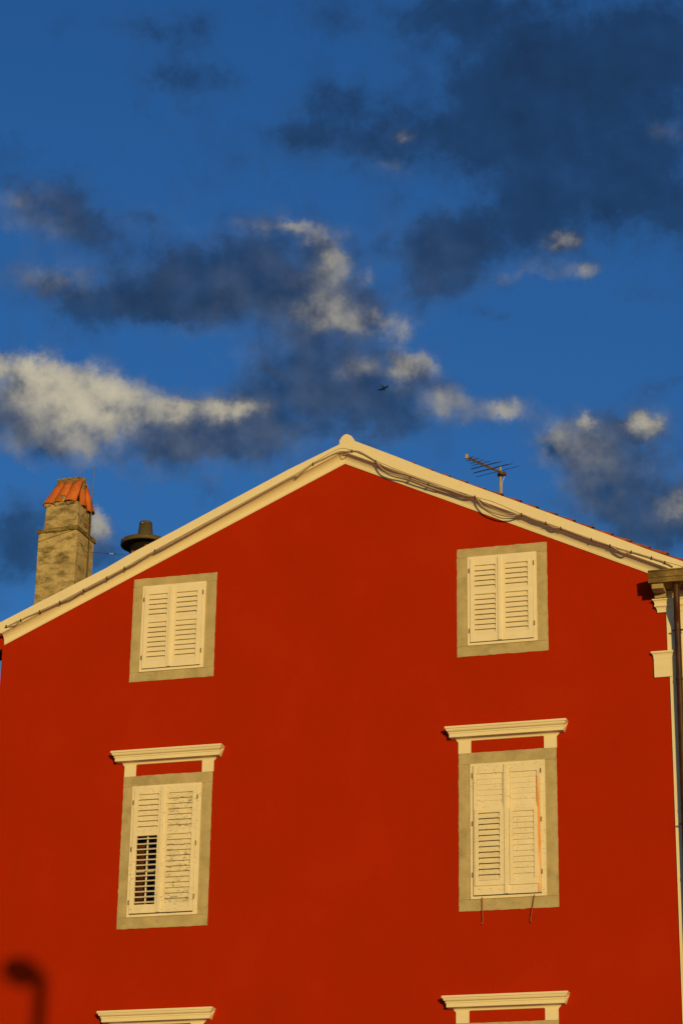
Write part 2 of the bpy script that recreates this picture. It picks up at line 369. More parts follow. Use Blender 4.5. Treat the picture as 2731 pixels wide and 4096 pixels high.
# -------- raking cornice: flat band above, hollow moulding below
PB = 0.14                                              # how far the band stands out
topL = [(9,2486),(138,2419),(286,2343),(422,2274),(540,2205),(700,2122),(920,2003),(1150,1880),(1357.6,1777)]
ridge = [(1357.6,1761.6),(1368,1746),(1378,1738),(1387,1736),(1404,1743),(1414,1755),(1418,1763.8)]
topR = [(1478,1786),(1592,1829),(1750,1891),(1906,1947),(2000,1981.5),(2097,2016),(2250,2072),(2413,2132),(2588,2197.5),(2731,2246)]
xz = lambda pts: [((p := at(a, b, -PB)).x, p.z) for a, b in pts]
GL = lambda x: zl(x) + .128                             # lower edge of the band
GR = lambda x: zr(x) + .132
xe = 6.1
tR = xz(topR); sl_end = (tR[-1][1]-tR[-4][1])/(tR[-1][0]-tR[-4][0])
tR.append((xe, tR[-1][1] + sl_end*(xe-tR[-1][0])))
gx = (0.132-0.128)/(SL+SR)
tL = xz(topL); rd = xz(ridge)
bl = [(-5.12, 12.985), (-4.925, 12.985), (-4.905, 13.01), (-4.905, GL(-4.905))]
poly = [(-5.12, tL[0][1]-.075)] + [(-5.06, tL[0][1]-.045)] + tL + rd + tR + [(xe, GR(xe))] + [(gx, GL(gx))] + bl[::-1]
bm = bmesh.new(); prism_y(bm, poly, -PB, .02); link('gable_band', bm, CREAM, house)
def cove(xa, xb, zf, name):
    bm = bmesh.new(); rows = []
    n = 9
    h = .13; prof = [(-.012, -.004), (-.014, .012)]
    for k in range(n+1):
        a = k/n*math.pi/2
        prof.append((-.018 - (PB-.030)*(1-math.cos(a)), .014 + (h-.018)*math.sin(a)))
    prof.append((-PB+.006, h+.004)); prof.append((.05, h+.004)); prof.append((.05, -.004))
    a_ = [bm.verts.new((xa, y, zf(xa)+z)) for y, z in prof]; b_ = [bm.verts.new((xb, y, zf(xb)+z)) for y, z in prof]
    m = len(prof)
    for i in range(m): bm.faces.new((a_[i], a_[(i+1) % m], b_[(i+1) % m], b_[i]))
    bm.faces.new(a_); bm.faces.new(b_[::-1])
    return link(name, bm, CREAM, house)
cove(-4.925, AX, zl, 'cove_moulding'); cove(AX, xe, zr, 'cove_moulding')
# -------- roof
def slope_frame(side):
    # origin at ridge, unit vector down the slope, normal
    s = SL if side < 0 else SR
    d = Vector((side, 0, -s)).normalized(); nrm = Vector((side*s, 0, 1)).normalized()
    return d, nrm
for side in (-1, 1):
    d, nrm = slope_frame(side); Ls = 5.50 if side < 0 else 6.6
    RZ = AZ + (.235 if side < 0 else .298)
    bm = bmesh.new(); o = Vector((AX, 0, RZ))
    q = [o, o+d*Ls, o+d*Ls-nrm*.10, o-nrm*.10]
    a = [bm.verts.new((v.x, -.10, v.z)) for v in q]; b = [bm.verts.new((v.x, DEPTH+.2, v.z)) for v in q]
    for i in range(4): bm.faces.new((a[i], a[(i+1) % 4], b[(i+1) % 4], b[i]))
    bm.faces.new(a); bm.faces.new(b[::-1])
    roof = link('roof', bm, OLDTILE, house)
    # barrel tiles: verge rows as single tiles, the rest of the roof joined
    tw, tl, ex = .20, .42, .272
    def tile_geo(bm, org, lift=0.0, n=7):
        rings = []
        for s_, rr, up in ((0, .078, .012+lift), (tl, .098, .040+lift)):
            ring = []
            for th, out in ((.012, 1), (0, 0)):
                for k in range(n+1):
                    a = math.pi*k/n; r_ = rr + (th if out else 0)
                    ring.append(org + d*s_ + nrm*(up + r_*math.sin(a)*.62) + Vector((0, -r_*math.cos(a), 0)))
            rings.append([bm.verts.new(v) for v in ring])
        m = n+1
        A, B = rings
        for k in range(n):
            bm.faces.new((A[k], A[k+1], B[k+1], B[k])); bm.faces.new((A[m+k], B[m+k], B[m+k+1], A[m+k+1]))
            bm.faces.new((A[k], A[m+k], A[m+k+1], A[k+1])); bm.faces.new((B[k], B[k+1], B[m+k+1], B[m+k]))
        for k in (0, n): bm.faces.new((A[k], B[k], B[m+k], A[m+k]))
    bm = bmesh.new(); tile_geo(bm, Vector((0, 0, 0)))
    proto = None; rows = int(Ls/ex)
    for r in range(rows):
        for c in range(3):
            y = (-.004 if side > 0 else .02) + c*tw + random.uniform(-.006, .006)
            p = o + d*(.12 + r*ex + random.uniform(-.014, .014)) + nrm*(-.031 if side > 0 else -.115) + Vector((0, y, 0))
            if proto is None:
                proto = link('roof_tile', bm, OLDTILE, roof, p, True)
            else: t_ = copy(proto, roof, p); t_.rotation_euler = (0, random.uniform(-.012, .012), random.uniform(-.02, .02))
    bm = bmesh.new()
    for r in range(rows):
        for c in range(3, int(DEPTH/tw)):
            tile_geo(bm, o + d*(.12 + r*ex) + nrm*(-.052 if side > 0 else -.09) + Vector((0, c*tw-.05, 0)), n=4)
    t_ = link('roof_tiles', bm, OLDTILE, roof, smooth=True); t_['kind'] = 'stuff'
bm = bmesh.new(); rings = []
for y, r_, dz_ in ((0, .115, .012), (.42, .095, 0)):
    for th in (0, -.012):
        rings.append([bm.verts.new(((r_+th)*math.cos(math.pi*q/8), y, dz_ + (r_+th)*math.sin(math.pi*q/8)*.8)) for q in range(9)])
for q in range(8):
    bm.faces.new((rings[0][q], rings[0][q+1], rings[2][q+1], rings[2][q])); bm.faces.new((rings[1][q], rings[3][q], rings[3][q+1], rings[1][q+1]))
    bm.faces.new((rings[0][q], rings[1][q], rings[1][q+1], rings[0][q+1])); bm.faces.new((rings[2][q], rings[2][q+1], rings[3][q+1], rings[3][q]))
for q in (0, 8): bm.faces.new((rings[0][q], rings[2][q], rings[3][q], rings[1][q]))
rt_ = link('ridge_tile', bm, OLDTILE, house, (AX, .06, AZ+.25), True)
for k in range(1, 27): copy(rt_, house, (AX + random.uniform(-.006, .006), .06+k*.36, AZ+.25))

# -------- windows
def stone(name, x0, x1, z0, z1, y0=-.010, y1=.06, seed=0, out=''):
    """a rough dressed stone; out lists the sides with a ragged arris"""
    rnd = random.Random(seed)
    bm = bmesh.new(); lx, lz = x1-x0, z1-z0
    nx, nz = max(1, int(lx/.045)), max(1, int(lz/.045))
    def jit(i, j):
        dx = dz = 0
        if i in (0, nx) and (('l' in out and i == 0) or ('r' in out and i == nx)): dx = rnd.gauss(0, .0020)
        if j in (0, nz) and (('b' in out and j == 0) or ('t' in out and j == nz)): dz = rnd.gauss(0, .0022)
        return dx, dz
    G = []
    for j in range(nz+1):
        row = []
        for i in range(nx+1):
            edge = i in (0, nx) or j in (0, nz)
            if edge or i in (1, nx-1) or j in (1, nz-1):
                dx, dz = jit(i, j) if edge else (0, 0)
                row.append(bm.verts.new((x0+lx*i/nx+dx, y0 + (.003 if edge else 0) + rnd.uniform(-.0008, .0008), z0+lz*j/nz+dz)))
            else: row.append(bm.verts.new((x0+lx*i/nx, y0+rnd.uniform(-.0008, .0008), z0+lz*j/nz)))
        G.append(row)
    for j in range(nz):
        for i in range(nx): bm.faces.new((G[j][i], G[j][i+1], G[j+1][i+1], G[j+1][i]))
    rim = [G[0][i] for i in range(nx+1)] + [G[j][nx] for j in range(1, nz+1)] + [G[nz][i] for i in range(nx-1, -1, -1)] + [G[j][0] for j in range(nz-1, 0, -1)]
    bk = [bm.verts.new((v.co.x, y1, v.co.z)) for v in rim]; m = len(rim)
    for i in range(m): bm.faces.new((rim[i], rim[(i+1) % m], bk[(i+1) % m], bk[i]))
    bm.faces.new(bk[::-1])
    return link(name, bm, STONE, house)
def surround(w, seed):
    X0, X1, Z0, Z1 = w['o']; x0, x1, z0, z1 = w['i']; g = .0015
    stone('lintel_stone', X0, X1, z1+g, Z1, seed=seed, out='ltr')
    stone('sill_stone', X0, X1, Z0, z0-g, seed=seed+1, out='lbr')
    stone('jamb_stone', X0, x0-.001, z0+g, z1-g, seed=seed+2, out='l')
    stone('jamb_stone', x1+.001, X1, z0+g, z1-g, seed=seed+3, out='r')
for k, w in enumerate(WIN.values()): surround(w, 100+10*k)

def frame(x0, x1, z0, z1, mat, tr=.034):
    bm = bmesh.new(); t = .034; y0, y1 = -.024, .05
    # ragged painted outer edge over the stone at the top
    box(bm, x0, x1, y0, y1, z1-t, z1, .003); box(bm, x0, x1, y0, y1, z0, z0+t, .003)
    box(bm, x0, x0+t, y0+.0015, y1-.001, z0+t-.002, z1-t+.002, .003); box(bm, x1-tr, x1, y0+.0015, y1-.001, z0+t-.002, z1-t+.002, .003)
    o = link('window_frame', bm, mat, house)
    return o
SLATS = {}
def slat(parent, width, loc, chord, tilt, mat, ang=0.0):
    key = (round(width, 3), round(chord, 3), mat.name)
    if key not in SLATS:
        bm = bmesh.new(); box(bm, 0, width, -.0045, .0045, -chord/2, chord/2, .002)
        o = link('slat', bm, mat, parent, loc); SLATS[key] = o
    else: o = copy(SLATS[key], parent, loc)
    # bottom edge swings out towards the street
    o.rotation_euler = (-tilt, ang, 0)
    return o
def hinge(parent, loc):
    if 'h' not in SLATS:
        bm = bmesh.new(); tube(bm, [(0, 0, -.03), (0, 0, .03)], .009, 8); SLATS['h'] = link('hinge', bm, HINGE, parent, loc)
    else: copy(SLATS['h'], parent, loc)
def shutter(x0, x1, z0, z1, groups, stile, mats, hinge_side, hz, astragal=False, flap=None, label=None):
    """a leaf: stiles and rails, then louvres in the gaps; groups = (top, n, pitch, tilt) measured down from the leaf's top"""
    bm = bmesh.new(); y0, y1 = -.034, .004
    W, H = x1-x0, z1-z0
    sl_, sr_ = stile
    box(bm, 0, sl_, y0, y1, -H, 0, .003); box(bm, W-sr_, W, y0, y1, -H, 0, .003)
    gaps = [(0.0, groups[0][0])]
    for a, b in zip(groups[:-1], groups[1:]): gaps.append((a[0]+a[1]*a[2], b[0]))
    gaps.append((groups[-1][0]+groups[-1][1]*groups[-1][2], H))
    for a, b in gaps: box(bm, sl_-.001, W-sr_+.001, y0+.002, y1-.001, -b, -a, .002)
    if astragal: box(bm, -.022, .024, y0-.018, y0+.003, -H+.003, -.003, .004)
    leaf = link('shutter', bm, mats[0], house, (x0, 0, z1))
    if label: leaf['label'] = label
    rnd = random.Random(int(x0*1000+z1*100))
    for (top, n, pitch, tilt, chord, mat) in groups:
        for k in range(n):
            slat(leaf, W-sl_-sr_-.002, (sl_+.001, -.012, -(top+(k+.5)*pitch)), chord, tilt + rnd.uniform(-.03, .03), mat, rnd.uniform(-.003, .003))
        if tilt > .8:                                  # rod that joins the open louvres
            bm = bmesh.new(); box(bm, W*.52-.009, W*.52+.009, -.004, .010, -(top+n*pitch)+.01, -top-.01, .002); link('louvre_rod', bm, mats[0], leaf)
    for z in hz: hinge(leaf, (-.012 if hinge_side < 0 else W+.012, -.032, -z))
    if flap:
        fx0, fx1, ft, fb, st, n, pitch, top, tilt, mat = flap
        bm = bmesh.new(); yf0, yf1 = y0-.016, y0+.004
        box(bm, fx0, fx0+st[0], yf0, yf1, -fb, -ft, .003); box(bm, fx1-st[1], fx1, yf0, yf1, -fb, -ft, .003)
        box(bm, fx0+st[0]-.001, fx1-st[1]+.001, yf0+.001, yf1, -top, -ft, .002); box(bm, fx0+st[0]-.001, fx1-st[1]+.001, yf0+.001, yf1, -fb, -(top+n*pitch), .002)
        link('shutter_flap', bm, mats[1], leaf)
        for k in range(n):
            slat(leaf, fx1-fx0-st[0]-st[1]-.002, (fx0+st[0]+.001, y0+.002, -(top+(k+.5)*pitch)), .078, tilt + rnd.uniform(-.02, .02), mat, rnd.uniform(-.004, .004))
    return leaf
def shade_backing(w, mat=BLACK):
    """a near-black panel: room darkness painted behind a closed pair of shutters"""
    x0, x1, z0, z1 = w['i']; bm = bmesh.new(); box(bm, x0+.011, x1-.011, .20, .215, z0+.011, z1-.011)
    link('shade_panel', bm, ROOMSHADE, house)
# attic windows: five and eight louvres
T0 = .42
for key in ('UL', 'UR'):
    w = WIN[key]; x0, x1, z0, z1 = w['i']; frame(x0, x1, z0, z1, WOOD, .048); shade_backing(w)
    mid = x0 + (x1-x0)*(.462 if key == 'UL' else .468)
    lz1, lz0 = z1-.032, z0+.044
    g_ = lambda t: [(.100, 5, .0715, T0, .082, WOOD), (.512, 8, .0705, T0, .080, WOOD)]
    shutter(x0+.041, mid-.003, lz0, lz1, g_(0), (.062, .052), (WOOD,), -1, (.17, 1.02))
    shutter(mid+.004, x1-.050, lz0, lz1, g_(0), (.075, .070), (WOOD,), 1, (.13, .98), astragal=True)
# tall left window: right leaf weathered, lower louvres of the left leaf open
for key in ('LL', 'BL', 'BR'):
    w = WIN[key]; x0, x1, z0, z1 = w['i']; frame(x0, x1, z0, z1, WORN, .060)
    mid = x0 + (x1-x0)*.452
    lz1, lz0 = z1-.030, z0+.047
    op = key == 'LL'
    gl_ = [(.090, 7, .0735, T0, .083, WORN), (.662, 13, .0717, 1.12 if op else T0, .055 if op else .082, WOOD if op else WORN)]
    gr_ = [(.090, 7, .0735, .36, .083, FLAKE), (.657, 13, .0724, .36, .083, FLAKE)]
    a = shutter(x0+.040, mid-.003, lz0, lz1, gl_, (.062, .052), (WORN,), -1, (.20, .84, 1.56))
    b = shutter(mid+.004, x1-.062, lz0, lz1, gr_, (.078, .058), (WORN,), 1, (.17, .80, 1.52), astragal=True)
    if op:
        a['label'] = 'white shutter leaf with its lower louvres tilted open'; b['label'] = 'white shutter leaf with flaking paint on closed louvres'
    if not op: shade_backing(w)
# room behind the open louvres: casement, pane, brown curtain
x0, x1, z0, z1 = WIN['LL']['i']
def case_window(x0, x1, z0, z1, curtain):
    bm = bmesh.new(); y0, y1 = .10, .14; t = .05; mx = (x0+x1)/2
    for q in ((x0+.012, x0+t, z0+.012, z1-.012), (x1-t, x1-.012, z0+.012, z1-.012), (mx-.04, mx+.04, z0+.012, z1-.012)): box(bm, q[0], q[1], y0, y1, q[2], q[3], .003)
    for q in ((z0+.012, z0+.09), (z1-.09, z1-.012), (z0+.62, z0+.65)): box(bm, x0+t-.001, x1-t+.001, y0+.002, y1-.002, q[0], q[1], .003)
    cs = link('casement', bm, CASE, house)
    for a, b in ((x0+t-.004, mx-.036), (mx+.036, x1-t+.004)):
        bm = bmesh.new(); box(bm, a, b, .118, .122, z0+.08, z1-.08); link('window_pane', bm, GLASS, cs)
    bm = bmesh.new(); box(bm, x0-.3, x1+.3, .23, 1.4, z0-.3, z1+.3)
    for f in list(bm.faces):
        if abs(f.normal.y + 1) < .01 or f.calc_center_median().y < .25: bm.faces.remove(f)
    link('room', bm, ROOMSHADE, house)
    if curtain:
        bm = bmesh.new(); n = 40; A = []
        for k in range(n+1):
            x = x0+.05 + .165*k/n; y = .178 + .018*math.sin(k*.9) + .006*math.sin(k*2.3)
            A.append((bm.verts.new((x, y, z0+.04)), bm.verts.new((x, y, z0+1.02))))
        for k in range(n): bm.faces.new((A[k][0], A[k+1][0], A[k+1][1], A[k][1]))
        link('curtain', bm, CURTAIN, house, smooth=True)
case_window(x0, x1, z0, z1, True)
# tall right window: upper louvres, lower flaps with their own louvres
w = WIN['LR']; x0, x1, z0, z1 = w['i']; frame(x0, x1, z0, z1, WORN, .066); case_window(x0, x1, z0, z1, False)
mid = x0 + .470; lz1, lz0 = z1-.028, z0+.046
fl = (.020, .402, .588, 1.590, (.050, .056), 12, .0736, .640, .50, WORN)
a = shutter(x0+.045, mid-.003, lz0, lz1, [(.112, 6, .0715, .12, .080, WORN), (.62, 1, .94, .05, .01, WORN)], (.052, .034), (WORN, WORN), -1, (.13, .77, 1.44), flap=fl)
a['label'] = 'white shutter leaf whose lower flap has gaps between the louvres'
fl = (.045, .412, .590, 1.595, (.048, .050), 12, .0736, .640, .20, WORN)
b = shutter(mid+.004, x1-.068, lz0, lz1, [(.112, 6, .0715, .10, .080, WORN), (.62, 1, .94, .05, .01, WORN)], (.058, .040), (WORN, WORN), 1, (.12, .76, 1.44), astragal=True, flap=fl)
W_ = x1-.068-mid-.004
bm = bmesh.new(); box(bm, W_-.040, W_+.001, -.0375, -.030, -(lz1-lz0)+.004, -.18, .002); link('rusty_stile', bm, RUSTY, b)
b['label'] = 'white shutter leaf with an orange rust streak down its outer stile'
# rusty stays that hang below the sill
for (ax, ay, bx, by, hx) in ((1928, 3588, 1929, 3690, -6), (2137, 3577, 2120, 3682, 6)):
    bm = bmesh.new()
    p0 = at(ax, ay, -.05); p1 = at((ax+bx)/2, (ay+by)/2, -.045); p2 = at(bx, by, -.03); p3 = at(bx+hx, by+4, -.03)
    tube(bm, smooth_path([p0, p1, p2, p3], 4), .0055, 6); link('shutter_stay', bm, RUST, house, smooth=True)

# -------- hood mouldings over the tall windows
def hood(x0, x1, zt, lx0, lx1, leg, zb):
    """x0..x1 outermost top fillet, zt its top, lx0..lx1 outer edges of the legs"""
    P_ = .152
    prof = [(0, 0), (-P_, 0), (-P_, -.028), (-.139, -.029), (-.138, -.042), (-.130, -.058), (-.108, -.070), (-.106, -.073), (-.114, -.074), (-.114, -.087), (-.103, -.088), (-.102, -.138), (-.040, -.141), (0, -.141)]
    inset = [P_ + y for y, z in prof]; inset[-2] = inset[-3]; inset[0] = 0; inset[-1] = inset[-3]
    full = [(y if y < 0 else .03, zt+z) for y, z in prof]
    bm = bmesh.new()
    prism_x(bm, full, x0, x1, [x0+i for i in inset], [x1-i for i in inset])
    h = link('window_hood', bm, CREAM, house)
    # frieze: two legs joined by a thin band, flaring into the soffit
    z1 = zt-.1412; zband = zt-.172; zf = zt-.150
    fl = .044
    def flare(xe_, sgn):
        return [(xe_+sgn*fl*(1-math.sin(a)), z1 - .052 + .052*(1-math.cos(a))*1.0) for a in [k/6*math.pi/2 for k in range(7)]]
    L_ = [(lx0 - fl*(1-math.sin(t)), z1-.050*(math.sin(t))) for t in [k/6*math.pi/2 for k in range(7)]]
    R_ = [(lx1 + fl*(1-math.sin(t)), z1-.050*(math.sin(t))) for t in [k/6*math.pi/2 for k in range(7)]]
    r = .016
    innerL = lx0+leg; innerR = lx1-leg
    inn = [(innerR, zb)] + [(innerR - r*(1-math.cos(t)), zband - r + r*math.sin(t)) for t in (0, .5, 1.0, 1.57)] + [(innerL + r*(1-math.cos(t)), zband - r + r*math.sin(t)) for t in (1.57, 1.0, .5, 0)] + [(innerL, zb)]
    poly = L_ + [(lx0, zb)] + inn[::-1] + [(lx1, zb)] + R_[::-1]
    bm = bmesh.new(); prism_y(bm, poly, -.014, .03); link('hood_frieze', bm, CREAM, h)
    bm = bmesh.new()
    cp = [(.0, z1), (-.040, z1)] + [(-.040+.025*math.sin(t), z1-.028*(1-math.cos(t))-.003) for t in [k/5*math.pi/2 for k in range(6)]] + [(0, z1-.034)]
    ins = [fl*min(1.0, (z1-z)/.034*1.05) for y, z in cp]; prism_x(bm, cp, 0, 0, [lx0-fl+.003+i for i in ins], [lx1+fl-.003-i for i in ins]); link('hood_bed_moulding', bm, CREAM, h)
w = WIN['LL']; hood(-3.190, -1.612, 11.150, -3.028, -1.757, .165, 10.812)
w = WIN['LR']; hood(1.449, 3.056, 11.168, 1.601, 2.902, .168, 10.826)
hood(-3.190, -1.612, 7.642, -3.028, -1.772, .168, 10.812+DZ)
hood(1.410, 3.010, 7.662, 1.563, 2.862, .168, 10.850+DZ)

# -------- right corner: cream pilaster, capitals, bracketed stone eave, downpipe
bm = bmesh.new(); box(bm, 4.374, 5.76, -.018, .02, 12.0, 13.05); link('corner_pilaster', bm, CREAM, house)
bm = bmesh.new(); box(bm, 4.392, 5.76, -.0185, .02, .002, 11.998); link('corner_pilaster', bm, CREAM, house)
def mould(name, x0, x1, prof, ret=True):
    xs0 = [x0 + (prof[1][0]*-1 + y) for y, z in prof]; P_ = max(-y for y, z in prof)
    i0 = [x0 + (P_+y) for y, z in prof]; i1 = [x1 - (P_+y)*(1 if ret else 0) for y, z in prof]
    i0 = [x if y < 0 else x0+P_*.5 for x, (y, z) in zip(i0, prof)]
    bm = bmesh.new(); prism_x(bm, prof, x0, x1, i0, i1); return link(name, bm, CREAM, house)
arc = lambda y0, z0, y1, z1, n=6: [(y0+(y1-y0)*math.sin(k/n*math.pi/2), z0+(z1-z0)*(1-math.cos(k/n*math.pi/2))) for k in range(n+1)]
mould('pilaster_capital', 4.205, 5.80, [(.02, 12.720), (-.085, 12.720), (-.085, 12.708)] + arc(-.082, 12.704, -.058, 12.652) + [(-.058, 12.640), (-.064, 12.639), (-.064, 12.622), (-.056, 12.620)] + arc(-.054, 12.618, -.030, 12.548) + [(.02, 12.548)], False)
mould('pilaster_capital', 4.163, 4.462, [(.02, 12.012), (-.062, 12.012), (-.062, 11.990), (-.056, 11.987)] + arc(-.056, 11.985, -.034, 11.926) + [(-.034, 11.915), (-.031, 11.913), (-.031, 11.783), (-.028, 11.780), (-.031, 11.777), (-.031, 11.668), (.02, 11.668)])
# stone eave slab
prof = [(.05, 13.018), (-.352, 13.022), (-.380, 13.008), (-.380, 12.996), (-.366, 12.988), (-.362, 12.925), (-.372, 12.912), (-.360, 12.905), (-.356, 12.895), (-.356, 12.842), (.05, 12.842)]
bm = bmesh.new(); prism_x(bm, prof, 4.206, 6.05)
es = [e for e in bm.edges if abs(e.verts[0].co.x-e.verts[1].co.x) > 1]
bmesh.ops.subdivide_edges(bm, edges=es, cuts=34)
for v in bm.verts:
    if v.co.y < -.3: v.co += Vector((0, random.uniform(-.003, .003), random.uniform(-.0025, .0025)))
slab = link('eave_slab', bm, GUTTER, house)
# upper block and lower block of the console, cut back between
for k in range(3):
    x = 4.242 + k*.48
    bm = bmesh.new()
    prof = [(.0, 12.8405), (-.322, 12.8405), (-.326, 12.81), (-.322, 12.774), (-.22, 12.772), (-.13, 12.784), (-.108, 12.780), (-.104, 12.724), (.0, 12.724)]
    prism_x(bm, prof, x, x+.150); bmesh.ops.bevel(bm, geom=bm.edges[:], offset=.004, segments=1, affect='EDGES')
    link('eave_bracket', bm, BRACKET, house)
# downpipe with swan neck
bm = bmesh.new()
px_ = 4.522
pts = [(4.549, -.255, 12.838), (4.549, -.255, 12.66), (4.547, -.245, 12.58), (4.540, -.20, 12.49), (4.530, -.135, 12.40), (4.527, -.108, 12.33), (4.526, -.105, 12.2)] + [(4.526, -.105, z) for z in (10.5, 8, 5, 2.5, .02)]
pts = smooth_path(pts[:7], 4) + [Vector(p) for p in pts[7:]]
tube(bm, pts, .042, 16); dp = link('downpipe', bm, PIPE, house, smooth=True)
bm = bmesh.new(); lathe(bm, [(.043, 12.78), (.047, 12.785), (.047, 12.825), (.03, 12.838)], 4.549, -.255, 16); link('pipe_head', bm, PIPE, dp, smooth=True)
for z in (11.60, 9.9, 9.02, 6.4, 3.6):
    bm = bmesh.new(); lathe(bm, [(.042, z-.018), (.047, z-.014), (.047, z+.014), (.042, z+.018)], px_+.004, -.105, 16); link('pipe_collar', bm, PIPE, dp)
for z in (12.26, 9.70):
    bm = bmesh.new(); lathe(bm, [(.043, z-.012), (.049, z-.012), (.049, z+.012), (.043, z+.012)], px_+.004, -.105, 16)
    box(bm, px_-.078, px_+.09, -.110, -.098, z-.010, z+.010, .002); box(bm, px_-.004, px_+.012, -.07, .0, z-.008, z+.008)
    link('pipe_clamp', bm, PIPE, dp)

# -------- chimney on the left slope
CYF = 0.45                                             # its front face
CP = R(3.5)
k1 = lambda x, y: (x/2.24, 1850+y/2.24)
c0 = at(*k1(690, 607), CYF)                            # front right corner under the ledge
chm = Matrix.Translation((c0.x, CYF, 0)) @ Matrix.Rotation(-CP, 4, 'Z')
zc = c0.z + .02
def cbox(bm, x0, x1, y0, y1, z0, z1, bev=.0, sub=0, jit=0.0, taper=0.0):
    """box in the chimney's own frame: x to the left is negative, y to the back"""
    b2 = bmesh.new(); box(b2, x0, x1, y0, y1, z0, z1)
    if bev: bmesh.ops.bevel(b2, geom=b2.edges[:], offset=bev, segments=2, affect='EDGES', profile=.6)
    if sub:
        bmesh.ops.subdivide_edges(b2, edges=b2.edges[:], cuts=sub, use_grid_fill=True)
    rnd = random.Random(int(z0*100))
    for v in b2.verts:
        if jit: v.co += Vector((rnd.gauss(0, jit), rnd.gauss(0, jit), rnd.gauss(0, jit)))
        if taper:
            t = (v.co.z-z0)/(z1-z0); cx_, cy_ = (x0+x1)/2, (y0+y1)/2
            v.co.x = cx_ + (v.co.x-cx_)*(1-taper*t); v.co.y = cy_ + (v.co.y-cy_)*(1-taper*t)
    me_ = bpy.data.meshes.new('t'); b2.to_mesh(me_); b2.free(); bm.from_mesh(me_); bpy.data.meshes.remove(me_)
CW, CD = .605, .575
bm = bmesh.new(); cbox(bm, -CW, 0, 0, CD, 11.9, zc+.02, .012, 6, .0022)
bm.transform(chm); chim = link('chimney', bm, CHIM, house, smooth=False)
bm = bmesh.new(); cbox(bm, -CW+.055, -.020, .035, CD-.05, zc+.05, zc+.465, .022, 5, .003, .05); bm.transform(chm); link('chimney_neck', bm, CHIM, chim)
bm = bmesh.new(); cbox(bm, -CW-.022, .022, -.022, CD+.035, zc-.005, zc+.052, .010, 7, .0028); bm.transform(chm); link('chimney_ledge', bm, LEDGE, chim)
# tent of barrel tiles on the flue
zt_ = zc + .455; zr_ = zc + .885
def tent_tile(p0, p1, r0, r1, axis, mat=TERRA, name='cap_tile', up=None):
    bm = bmesh.new(); n = 8; rings = []
    p0, p1 = Vector(p0), Vector(p1); t = (p1-p0).normalized(); side = Vector(axis).normalized()
    nrm = side.cross(t).normalized()
    if up is not None and nrm.dot(Vector(up)) < 0: nrm = -nrm
    for p, r_ in ((p0, r0), (p0.lerp(p1, .5), (r0+r1)/2), (p1, r1)):
        for th in (.011, 0):
            rings.append([bm.verts.new(p + side*math.cos(math.pi*k/n)*(r_+th) + nrm*math.sin(math.pi*k/n)*(r_+th)*.75) for k in range(n+1)])
    for a in (0, 2):
        for k in range(n):
            bm.faces.new((rings[a][k], rings[a][k+1], rings[a+2][k+1], rings[a+2][k])); bm.faces.new((rings[a+1][k], rings[a+3][k], rings[a+3][k+1], rings[a+1][k+1]))
        for k in (0, n): bm.faces.new((rings[a][k], rings[a+2][k], rings[a+3][k], rings[a+1][k]))
    for a in (0, 4):
        for k in range(n): bm.faces.new((rings[a][k], rings[a+1][k], rings[a+1][k+1], rings[a][k+1]))
    bm.transform(chm)
    return link(name, bm, mat, chim, smooth=True)
ymid = CD/2-.01
for (xb, xt, r0, r1) in ((-.505, -.385, .085, .060), (-.340, -.262, .085, .062), (-.165, -.120, .092, .068)):
    tent_tile((xb, .055, zt_-.01), (xt, ymid-.055, zr_-.035), r0, r1, (1, 0, 0), up=(0, -1, .4))
for (xb, xt) in ((-.49, -.375), (-.33, -.262), (-.17, -.105)):
    tent_tile((xb, CD-.075, zt_-.03), (xt, ymid+.055, zr_-.05), .086, .062, (1, 0, 0), up=(0, 1, .4))
# tiles closing the right end, with a dark gap beside them
tent_tile((-.045, .215, zt_-.02), (-.080, ymid-.02, zt_+.30), .062, .050, (.25, 1, 0), up=(1, 0, .3))
tent_tile((-.012, .41, zt_-.05), (-.07, ymid+.06, zt_+.30), .085, .06, (0, 1, 0), up=(1, 0, .3))
bm = bmesh.new(); cbox(bm, -.435, -.075, ymid-.118, ymid+.11, zr_-.060, zr_+.012, .022, 6, .006); bm.transform(chm); link('cap_mortar', bm, LEDGE, chim)
bm = bmesh.new()
tube(bm, [chm @ Vector(p) for p in ((-.060, ymid-.045, zt_+.26), (-.058, ymid-.05, zr_-.06), (-.062, ymid-.02, zr_+.016))], .034, 10); link('cap_mortar', bm, LEDGE, chim, smooth=True)
bm = bmesh.new(); cbox(bm, -CW+.12, -.10, .10, CD-.12, zt_-.02, zt_+.02); bm.transform(chm); link('flue_mouth', bm, BLACK, chim)
for (a, b, h) in ((-.56, -.46, .05), (-.40, -.27, .085), (-.31, -.24, .12), (-.21, -.09, .012)):                   # mortar between the tile feet
    bm = bmesh.new(); cbox(bm, a, b, .022, .085, zt_-.03, zt_+h, .018, 3, .006); bm.transform(chm); link('cap_mortar', bm, CHIM, chim)

